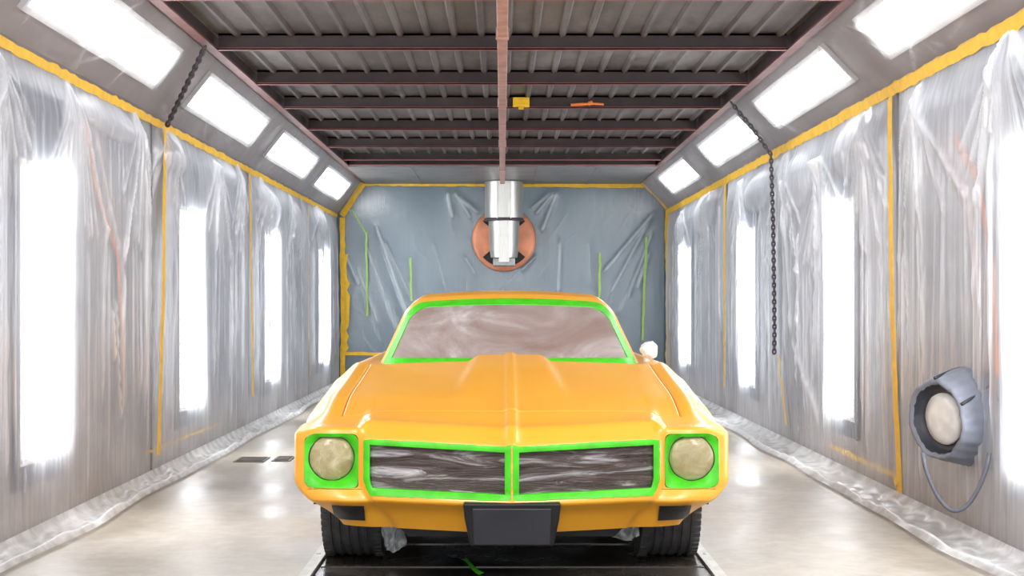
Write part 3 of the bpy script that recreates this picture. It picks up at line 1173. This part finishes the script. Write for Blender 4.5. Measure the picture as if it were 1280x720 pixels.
for s in (-1, 1):
    for j in range(len(yl) - 1):
        ya, yb = yl[j], yl[j + 1]
        ym = (ya + yb) / 2
        for k in range(len(zl) - 1):
            za, zb = zl[k], zl[k + 1]
            zm = (za + zb) / 2
            if any(math.hypot(ym - w, zm - .335) < .375 for w in WY):
                continue
            reg = 'bumper' if (zm < .385 and ym < .3) else ('door' if 1.75 < ym < 2.95 and zm > .30 else 'body')
            q = (vid(s * HW, ya, za), vid(s * HW, yb, za), vid(s * HW, yb, zb), vid(s * HW, ya, zb))
            faces.append((q if s > 0 else q[::-1], reg))
PN = np.array(PV)
# round the wheel openings
sd = np.abs(np.abs(PN[:, 0]) - HW) < 1e-6
for w in WY:
    dy, dz = PN[:, 1] - w, PN[:, 2] - .335
    rr_ = np.hypot(dy, dz)
    near = sd & (np.abs(rr_ - .375) < .026) & (rr_ > .01)
    PN[near, 1] = w + dy[near] / rr_[near] * .375
    PN[near, 2] = np.clip(.335 + dz[near] / rr_[near] * .375, ZB, None)
PB = body_pos(PN[:, 0], PN[:, 1], PN[:, 2])


def sub(reg, name, mat, cond=None, label=None):
    fs = [f for f, r in faces if r == reg and (cond is None or cond(PN[list(f)].mean(0)))]
    used = sorted({i for f in fs for i in f})
    mp = {u: i for i, u in enumerate(used)}
    mb = MB()
    mb.add(PB[used], [tuple(mp[i] for i in f) for f in fs])
    o = mb.build(name, mat, car, smooth=True)
    if label:
        o['label'] = label
    return o


sub('body', 'body_shell', M['paint'])
sub('hood', 'hood', M['paint'], label='orange hood with a raised centre bulge')
sub('bumper', 'front_bumper', M['paint'])
sub('trunk', 'trunk_lid', M['paint'])
sub('door', 'door', M['paint'], lambda c: c[0] < 0)
sub('door', 'door', M['paint'], lambda c: c[0] > 0)


def fp(x, z, off=0.0):
    p = body_pos(x, 0.0, z)
    p = np.array(p)
    p[..., 1] += off
    return p


def ring(mb, posf, o, i, off_o, off_i, lip, n=24, round_o=0, round_i=0):
    """tape ring between rectangle o and rectangle i (x0,x1,z0,z1) with an inward lip"""
    def loop(r_):
        x0, x1, z0, z1 = r_
        t = np.linspace(0, 1, n, endpoint=False)
        L = [(x0 + (x1 - x0) * a, z0) for a in t] + [(x1, z0 + (z1 - z0) * a) for a in t]
        L += [(x1 - (x1 - x0) * a, z1) for a in t] + [(x0, z1 - (z1 - z0) * a) for a in t]
        return np.array(L)
    def rnd(P, r_, rad):
        if rad <= 0:
            return P
        x0, x1, z0, z1 = r_
        q = np.stack([np.clip(P[:, 0], x0 + rad, x1 - rad), np.clip(P[:, 1], z0 + rad, z1 - rad)], -1)
        top = P[:, 1] > (z0 + z1) / 2
        d = P - q
        L = np.hypot(d[:, 0], d[:, 1])
        N = q + d * (rad / np.maximum(L, 1e-9))[:, None]
        return np.where((top & (L > rad))[:, None], N, P)
    lo, li = rnd(loop(o), o, round_o), rnd(loop(i), i, round_i)
    mid = (lo + li) / 2
    jit = np.random.default_rng(int(abs(o[0]) * 1000) + 5)
    lo = lo + jit.uniform(-.0018, .0018, lo.shape)
    P = [posf(lo[:, 0], lo[:, 1], off_o), posf(mid[:, 0], mid[:, 1], off_o - .001), posf(li[:, 0], li[:, 1], off_i)]
    if lip:
        P.append(posf(li[:, 0], li[:, 1], lip))
    mb.grid(np.array(P), closed_v=True)


for s in (-1, 1):
    # grille opening
    def pf(x, z, off, s=s):
        return fp(s * np.asarray(x), z, off)
    gr = empty('grille', (0, 0, 0))
    gr.parent = car
    mb = MB()
    ring(mb, pf, (.004, .640, .382, .616), (.030, .612, .413, .592), -.004, -.003, .03)
    mb.build('tape_frame', M['green'], gr, smooth=True, auto=40)
    mb = MB()
    xs_, zs_ = np.linspace(.026, .614, 60), np.linspace(.410, .596, 22)
    Xg, Zg = np.meshgrid(xs_, zs_, indexing='ij')
    wob = .006 * waves(Xg, Zg, 14, 70, 7, 5 + s)
    Pg = fp(s * Xg, Zg, .022)
    Pg[..., 1] += wob
    mb.grid(Pg)
    mb.build('masking_film', M['film_g'], gr, smooth=True)
    mb = MB()
    for z in np.linspace(.425, .58, 7):
        a, b = fp(s * .03, z, .06), fp(s * .61, z, .06)
        mb.tube([tuple(a), tuple((a + b) / 2 + np.array([0, .0, 0])), tuple(b)], .006, 6)
    mb.build('grille_bars', M['black'], gr)

    # headlight bezel
    hl = empty('headlight', (0, 0, 0))
    hl.parent = car
    cx, cz = (HX0 + HX1) / 2, (HZ0 + HZ1) / 2
    hx, hz = (HX1 - HX0) / 2, (HZ1 - HZ0) / 2
    th = np.linspace(0, 2 * PI, 96, endpoint=False)
    c_, s_ = np.cos(th), np.sin(th)
    sq = 1 / np.maximum(np.abs(c_), np.abs(s_))
    se = lambda n: (np.abs(c_) ** n + np.abs(s_) ** n) ** (-1 / n)
    def loop(scx, scz, off, sc=1.0):
        return fp(s * (cx + c_ * sc * scx), cz + s_ * sc * scz, off)
    mb = MB()
    mb.grid(np.array([loop(hx * 1.01, hz * 1.01, .0, sq), loop(hx * .985, hz * .985, -.001, se(9))]), closed_v=True)
    mb.build('surround', M['paint'], hl, smooth=True)
    yref = float(fp(s * cx, cz, 0)[1])
    def plane(r, off, wob=0, seed=1):
        rr2 = r * (1 + wob * np.sin(5 * th + seed) + wob * np.sin(9 * th + 2 * seed))
        return np.stack([s * (cx + c_ * rr2), np.full_like(th, yref + off), cz + s_ * rr2], -1)
    mb = MB()
    l0, l1 = loop(hx * .985, hz * .985, -.004, se(7)), loop(hx * .86, hz * .86, .004, se(5))
    mb.grid(np.array([l0, l1, plane(.100, .035, .008, 1 + s), plane(.094, .045, .012, 2 + s)]), closed_v=True)
    mb.build('tape_frame', M['green'], hl, smooth=True, auto=50)
    mb = MB()
    rows = []
    for t in np.linspace(0, 1, 9):
        r = .099 * math.cos(t * PI / 2) + .0005
        rows.append(plane(r, .042 - .034 * math.sin(t * PI / 2), .004 * (1 - t), 3))
    mb.grid(np.array(rows), closed_v=True)
    mb.build('masked_lens', M['lens'], hl, smooth=True)
    mb = MB()
    mb.tube([tuple(p) for p in plane(.0995, .036, .006, 2)], .0026, 6, closed=True)  # black ring put in as the shaded gap round the lens
    mb.build('lens_gap_shade', M['black'], hl, smooth=True)

    # turn signal
    mb = MB()
    xs_, zs_ = np.linspace(.640, .782, 9), np.linspace(.264, .338, 6)
    Xt, Zg = np.meshgrid(xs_, zs_, indexing='ij')
    Xg = Xt.copy()
    for _ in range(6):
        Xg = Xg + Xt - np.abs(fp(Xg, Zg)[..., 0])
    Pg = fp(s * Xg, Zg, -.009)
    Pb = fp(s * Xg, Zg, .02)
    mb.grid(Pg)
    outl = [(i, 0) for i in range(9)] + [(8, j) for j in range(1, 6)] + [(i, 5) for i in range(7, -1, -1)] + [(0, j) for j in range(4, 0, -1)]
    mb.grid(np.array([[Pg[i, j] for i, j in outl], [Pb[i, j] for i, j in outl]]), closed_v=True)
    mb.build('turn_signal', M['lens_d'], car, smooth=True, auto=40)

# licence plate bracket
mb = MB()
def plq(x, z):
    return (x, -.045 + (.375 - z) * .20, z)
oz, uz_ = .378, .192
outer = [(-.205, oz), (.205, oz), (.198, oz - .07), (.175, uz_), (-.175, uz_), (-.198, oz - .07)]
n0 = len(mb.v)
mb.add([plq(x, z) for x, z in outer] + [(x, 0.10, z) for x, z in outer], [(0, 1, 2, 3, 4, 5)] + [(i, (i + 1) % 6, (i + 1) % 6 + 6, i + 6) for i in range(6)])
pl = mb.build('plate_bracket', M['black'], car, bevel=.008)
mb = MB()
inn = [(-.165, oz - .022), (.165, oz - .022), (.16, uz_ + .006), (-.16, uz_ + .006)]
A_ = [tuple(np.array(plq(x, z)) + np.array([0, -.004, 0])) for x, z in inn]
B_ = [tuple(np.array(plq(x, z)) + np.array([0, .01, 0])) for x, z in inn]
mb.add(A_ + B_, [(0, 1, 2, 3)] + [(i, (i + 1) % 4, (i + 1) % 4 + 4, i + 4) for i in range(4)])
mb.build('blank_plate', M['plate'], pl, bevel=.004)

# cabin
CHX, CHL, CHZ, CR = .64, 1.1, .40, .10


def cab_pos(x, y, z, off=0.0):
    x, y, z = (np.asarray(a, float) for a in (x, y, z))
    x, y, z = np.broadcast_arrays(x, y, z)
    qx = np.clip(x, -CHX + CR, CHX - CR)
    qy = np.clip(y, CR * .6, CHL - CR)
    qz = np.minimum(z, CHZ - CR)
    dx, dy, dz = x - qx, y - qy, z - qz
    L = np.sqrt(dx * dx + dy * dy + dz * dz)
    k = np.where(L > 1e-6, (np.where(dy < 0, CR * .8, CR) + off) / np.maximum(L, 1e-6), 0)
    X, Y, Z = qx + dx * k, qy + dy * k, qz + dz * k
    t = Z / CHZ
    q = Y / CHL
    Yf = 1.64 + .66 * t + .15 * (X / CHX) ** 2
    Yb = 4.15 - .95 * t - .1 * (X / CHX) ** 2
    Xr = X * (1.13 - .215 * t) * (1 - .05 * q)
    Yr = Yf + (Yb - Yf) * q
    crown = .035 * np.sin(PI * np.clip(q * 1.05 + .05, 0, 1)) + .03 * (1 - (X / CHX) ** 2)
    Zr = .865 + Z * (.357 + crown) / CHZ
    return np.stack([Xr, Yr, Zr], -1)


cx_l = list(np.linspace(-CHX, -CHX + CR, 9)) + list(np.linspace(-CHX + CR, CHX - CR, 41))[1:] + list(np.linspace(CHX - CR, CHX, 9))[1:]
cy_l = list(np.linspace(0, CR, 9)) + list(np.linspace(CR, CHL - CR, 26))[1:] + list(np.linspace(CHL - CR, CHL, 9))[1:]
cz_l = list(np.linspace(0, CHZ - CR, 16)) + list(np.linspace(CHZ - CR, CHZ, 9))[1:]
idx, PV = {}, []
cf = []
for i in range(len(cx_l) - 1):
    for j in range(len(cy_l) - 1):
        cf.append((vid(cx_l[i], cy_l[j], CHZ), vid(cx_l[i + 1], cy_l[j], CHZ), vid(cx_l[i + 1], cy_l[j + 1], CHZ), vid(cx_l[i], cy_l[j + 1], CHZ)))
    for k in range(len(cz_l) - 1):
        for yy in (0, CHL):
            cf.append((vid(cx_l[i], yy, cz_l[k]), vid(cx_l[i + 1], yy, cz_l[k]), vid(cx_l[i + 1], yy, cz_l[k + 1]), vid(cx_l[i], yy, cz_l[k + 1])))
for s in (-1, 1):
    for j in range(len(cy_l) - 1):
        for k in range(len(cz_l) - 1):
            cf.append((vid(s * CHX, cy_l[j], cz_l[k]), vid(s * CHX, cy_l[j + 1], cz_l[k]), vid(s * CHX, cy_l[j + 1], cz_l[k + 1]), vid(s * CHX, cy_l[j], cz_l[k + 1])))
PC = np.array(PV)
mb = MB()
mb.add(cab_pos(PC[:, 0], PC[:, 1], PC[:, 2]), cf)
mb.build('cabin_roof', M['paint'], car, smooth=True)


def cab_panel(name, kind, film_r, tape_r, fmat, nx=60, nz=24, seed=1):
    """masked window: film + green tape frame on the front, back or a side of the cabin"""
    if kind == 'front':
        pf = lambda a, b, off: cab_pos(a, np.zeros_like(np.asarray(a, float)), b, off)
    elif kind == 'back':
        pf = lambda a, b, off: cab_pos(a, np.full_like(np.asarray(a, float), CHL), b, off)
    else:
        sx = CHX * kind
        pf = lambda a, b, off: cab_pos(np.full_like(np.asarray(a, float), sx), a, b, off)
    mb = MB()
    A, B = np.meshgrid(np.linspace(film_r[0], film_r[1], nx), np.linspace(film_r[2], film_r[3], nz), indexing='ij')
    mb.grid(pf(A, B, .006 + .003 * (1 + waves(A, B, 12, 20, 6, seed))))
    f = mb.build(name, fmat, car, smooth=True)
    mb = MB()
    ring(mb, lambda a, b, off: pf(a, b, -off), tape_r, film_r, -.014, -.017, -.004, 40, .11, .07)
    mb.build('tape_frame', M['green'], f, smooth=True, auto=40)
    return f


cab_panel('windshield', 'front', (-.572, .572, .055, .335), (-.64, .64, .010, .40), M['film_w'], seed=4)
cab_panel('rear_window', 'back', (-.53, .53, .06, .31), (-.58, .58, .02, .35), M['film_w'], seed=5)
for s in (-1, 1):
    cab_panel('side_window', s, (.22, .82, .055, .29), (.19, .87, .02, .31), M['film_w'], seed=6 + s)

# wing mirror wrapped in film
def crumple(mb, c, rx, ry, rz, seed, jit=.16, n=22):
    r = np.random.default_rng(seed)
    dirs = r.normal(size=(26, 3))
    dirs /= np.linalg.norm(dirs, axis=1)[:, None]
    sup = r.uniform(.78, 1.0, 26)
    th = np.linspace(0, 2 * PI, n * 2, endpoint=False)
    ph = np.linspace(.02, PI - .02, n)
    Tm, Pm = np.meshgrid(th, ph, indexing='ij')
    d = np.stack([np.sin(Pm) * np.cos(Tm), np.sin(Pm) * np.sin(Tm), np.cos(Pm)], -1)
    rad = np.full(Tm.shape, 1.15)
    for q, sp in zip(dirs, sup):
        dt = d @ q
        rad = np.where(dt > .2, np.minimum(rad, sp / np.maximum(dt, .2)), rad)
    rad *= 1 + jit * .2 * np.sin(9 * Tm + 6 * Pm)
    mb.grid(np.array(c) + d * rad[..., None] * np.array([rx, ry, rz]), closed_u=True)


mb = MB()
mp_ = np.array(at(811, 437, 8.0)) - np.array([CX, CY, 0])
crumple(mb, mp_, .052, .05, .050, 3)
mir = mb.build('wing_mirror', M['white'], car)
mir['label'] = 'wing mirror bundled in white film'
mb = MB()
mb.tube([tuple(mp_ + np.array([-.005, .01, -.03])), tuple(mp_ + np.array([-.012, .02, -.09])), tuple(mp_ + np.array([-.02, .03, -.16]))], [.022, .018, .026], 12)
mb.build('stalk', M['white'], mir, smooth=True)

# wheels
def wheel(x, y, s):
    mb = MB()
    R, HWd = .335, .138
    prof = [(.19, -.10), (.21, -.125), (.27, -HWd - .004), (.308, -HWd), (.325, -HWd + .012), (R - .002, -HWd + .028)]
    gro = [-.082, -.042, 0, .042, .082]
    for g in gro:
        prof += [(R, g - .010), (R - .009, g - .006), (R - .009, g + .006), (R, g + .010)]
    prof += [(R - .002, HWd - .028), (.325, HWd - .012), (.308, HWd), (.27, HWd + .004), (.21, .125), (.19, .10)]
    mb.lathe(prof, 'x', 72, c=(x, y, R), caps=False)
    # cross cuts on the shoulders
    w = mb.build('wheel', M['rubber'], car, smooth=True, auto=35)
    for sg in (-1, 1):
        mb = MB()
        for k in range(60):
            a = 2 * PI * k / 60
            c = Vector((x + sg * .118, y + math.cos(a) * .332, R + math.sin(a) * .332))
            t = Vector((0, -math.sin(a), math.cos(a)))
            n = Vector((0, math.cos(a), math.sin(a)))
            mb.obox(c, (.017, 0, 0), t * .011, n * .005)
        mb.build('tread_blocks', M['rubber'], w)
    mb = MB()
    mb.lathe([(.19, .10 * s), (.185, .06 * s), (.12, .075 * s), (.07, .10 * s), (.03, .105 * s), (.001, .105 * s)], 'x', 48, c=(x, y, R), caps=False)
    mb.lathe([(.19, -.10 * s), (.17, -.02 * s), (.001, -.01 * s)], 'x', 32, c=(x, y, R), caps=False)
    mb.build('rim', M['steeld'], w, smooth=True, auto=40)


for y in WY:
    for s in (-1, 1):
        wheel(s * .742, y, s)
# underside: floor pan, sump, front cross-member, arms
mb = MB()
mb.box(-.56, .56, .40, 4.5, .26, .40)
mb.box(-.80, .80, 1.4, 3.1, .24, .36)
mb.add([(-.55, .36, .27), (.55, .36, .27), (.46, .36, .175), (-.46, .36, .175), (-.55, .52, .29), (.55, .52, .29), (.46, .52, .19), (-.46, .52, .19)],
       [(0, 1, 2, 3), (4, 7, 6, 5), (0, 4, 5, 1), (3, 2, 6, 7), (0, 3, 7, 4), (1, 5, 6, 2)])
mb.box(-.58, .58, .84, .96, .20, .27)
mb.lathe([(.05, .16), (.16, .17), (.18, .24), (.18, .28)], 'z', 24, c=(0, 1.05, 0))
for s in (-1, 1):
    mb.tube([(s * .3, .9, .26), (s * .60, .9, .24)], .03)
    mb.tube([(s * .25, .75, .22), (s * .58, .85, .24)], .018)
mb.build('underbody', M['under'], car)
for s in (-1, 1):
    for y in WY:
        mb = MB()
        aa_ = np.linspace(-.1, PI + .1, 24)
        mb.grid(np.array([[(s * xx, y + .39 * math.cos(a), .335 + .39 * math.sin(a)) for xx in (.56, .90)] for a in aa_]))
        mb.grid(np.array([[(s * .56, y + r * math.cos(a), .335 + r * math.sin(a)) for r in (.0, .39)] for a in aa_]))
        mb.build('wheel_well', M['under'], car)

# crumpled protective film round the front suspension
def loose(c, w, hgt, seed, parent, name):
    r = np.random.default_rng(seed)
    U, V = np.meshgrid(np.linspace(-1, 1, 26), np.linspace(-1, 1, 26), indexing='ij')
    dep = .04 * waves(U, V, 5, 6, 5, seed) + .03 * waves(U, V, 13, 14, 5, seed + 1)
    P = np.stack([c[0] + U * w + .02 * waves(U, V, 4, 4, 3, seed + 2), c[1] + dep, c[2] + V * hgt * (1 - .3 * np.abs(U))], -1)
    mb = MB()
    mb.grid(P)
    mb.attr['fold'] = np.clip(.4 + waves(U, V, 14, 12, 5, seed + 3), 0, 1).reshape(-1)
    return mb.build(name, P_LOOSE, parent, smooth=True, recalc=False)


loose((-.545, .62, .17), .05, .115, 3, car, 'suspension_film')
loose((.525, .62, .20), .07, .09, 8, car, 'suspension_film')

# scrap of green tape on the floor in front of the car
mb = MB()
p0, p1 = at(579, 701, 6.75), at(602, 722, 6.38)
P = []
for t in np.linspace(0, 1, 12):
    x, y = p0[0] + (p1[0] - p0[0]) * t, p0[1] + (p1[1] - p0[1]) * t
    P.append([(x - .012, y, .012 + .006 * math.sin(6 * t)), (x + .012, y + .004, .014 + .006 * math.sin(6 * t + 1))])
mb.grid(np.array(P))
tag(mb.build('tape_scrap', M['green'], smooth=True), 'thin scrap of green tape on the dark floor below the number plate', 'tape')

# ------------------------------------------------------------------ unseen fill lights added to brighten the car's front
for s in (-1, 1):
    la = bpy.data.lights.new('front_fill', 'AREA')
    la.shape = 'RECTANGLE'
    la.size, la.size_y = .6, 2.4
    la.energy = 62
    la.color = (1, .985, .97)
    lo_ = bpy.data.objects.new('front_fill', la)
    COL.objects.link(lo_)
    lo_.location = (s * 1.5, 3.9, 2.95)
    d_ = Vector((.1 * s, 7.0, .7)) - lo_.location
    lo_.rotation_euler = d_.to_track_quat('-Z', 'Y').to_euler()

# ------------------------------------------------------------------ world, camera
wd = bpy.data.worlds.new('world')
SC.world = wd
wd.use_nodes = True
bg = wd.node_tree.nodes['Background']
bg.inputs['Color'].default_value = (.95, .97, 1, 1)
bg.inputs['Strength'].default_value = 2.0

cam = bpy.data.cameras.new('camera')
co = bpy.data.objects.new('camera', cam)
COL.objects.link(co)
co.location = (0, 0, H_EYE)
co.rotation_euler = (PI / 2, 0, 0)
cam.sensor_width = 36
cam.lens = F / 1280 * 36
cam.shift_x = (640 - VX) / 1280
cam.shift_y = (VY - 360) / 1280
cam.clip_start = .05
SC.camera = co

SC.view_settings.view_transform = 'Standard'
SC.view_settings.look = 'None'
SC.view_settings.exposure = 0.95
SC.cycles.use_denoising = True
SC.cycles.max_bounces = 10
SC.cycles.diffuse_bounces = 5
SC.cycles.transparent_max_bounces = 24
SC.cycles.sample_clamp_indirect = 6
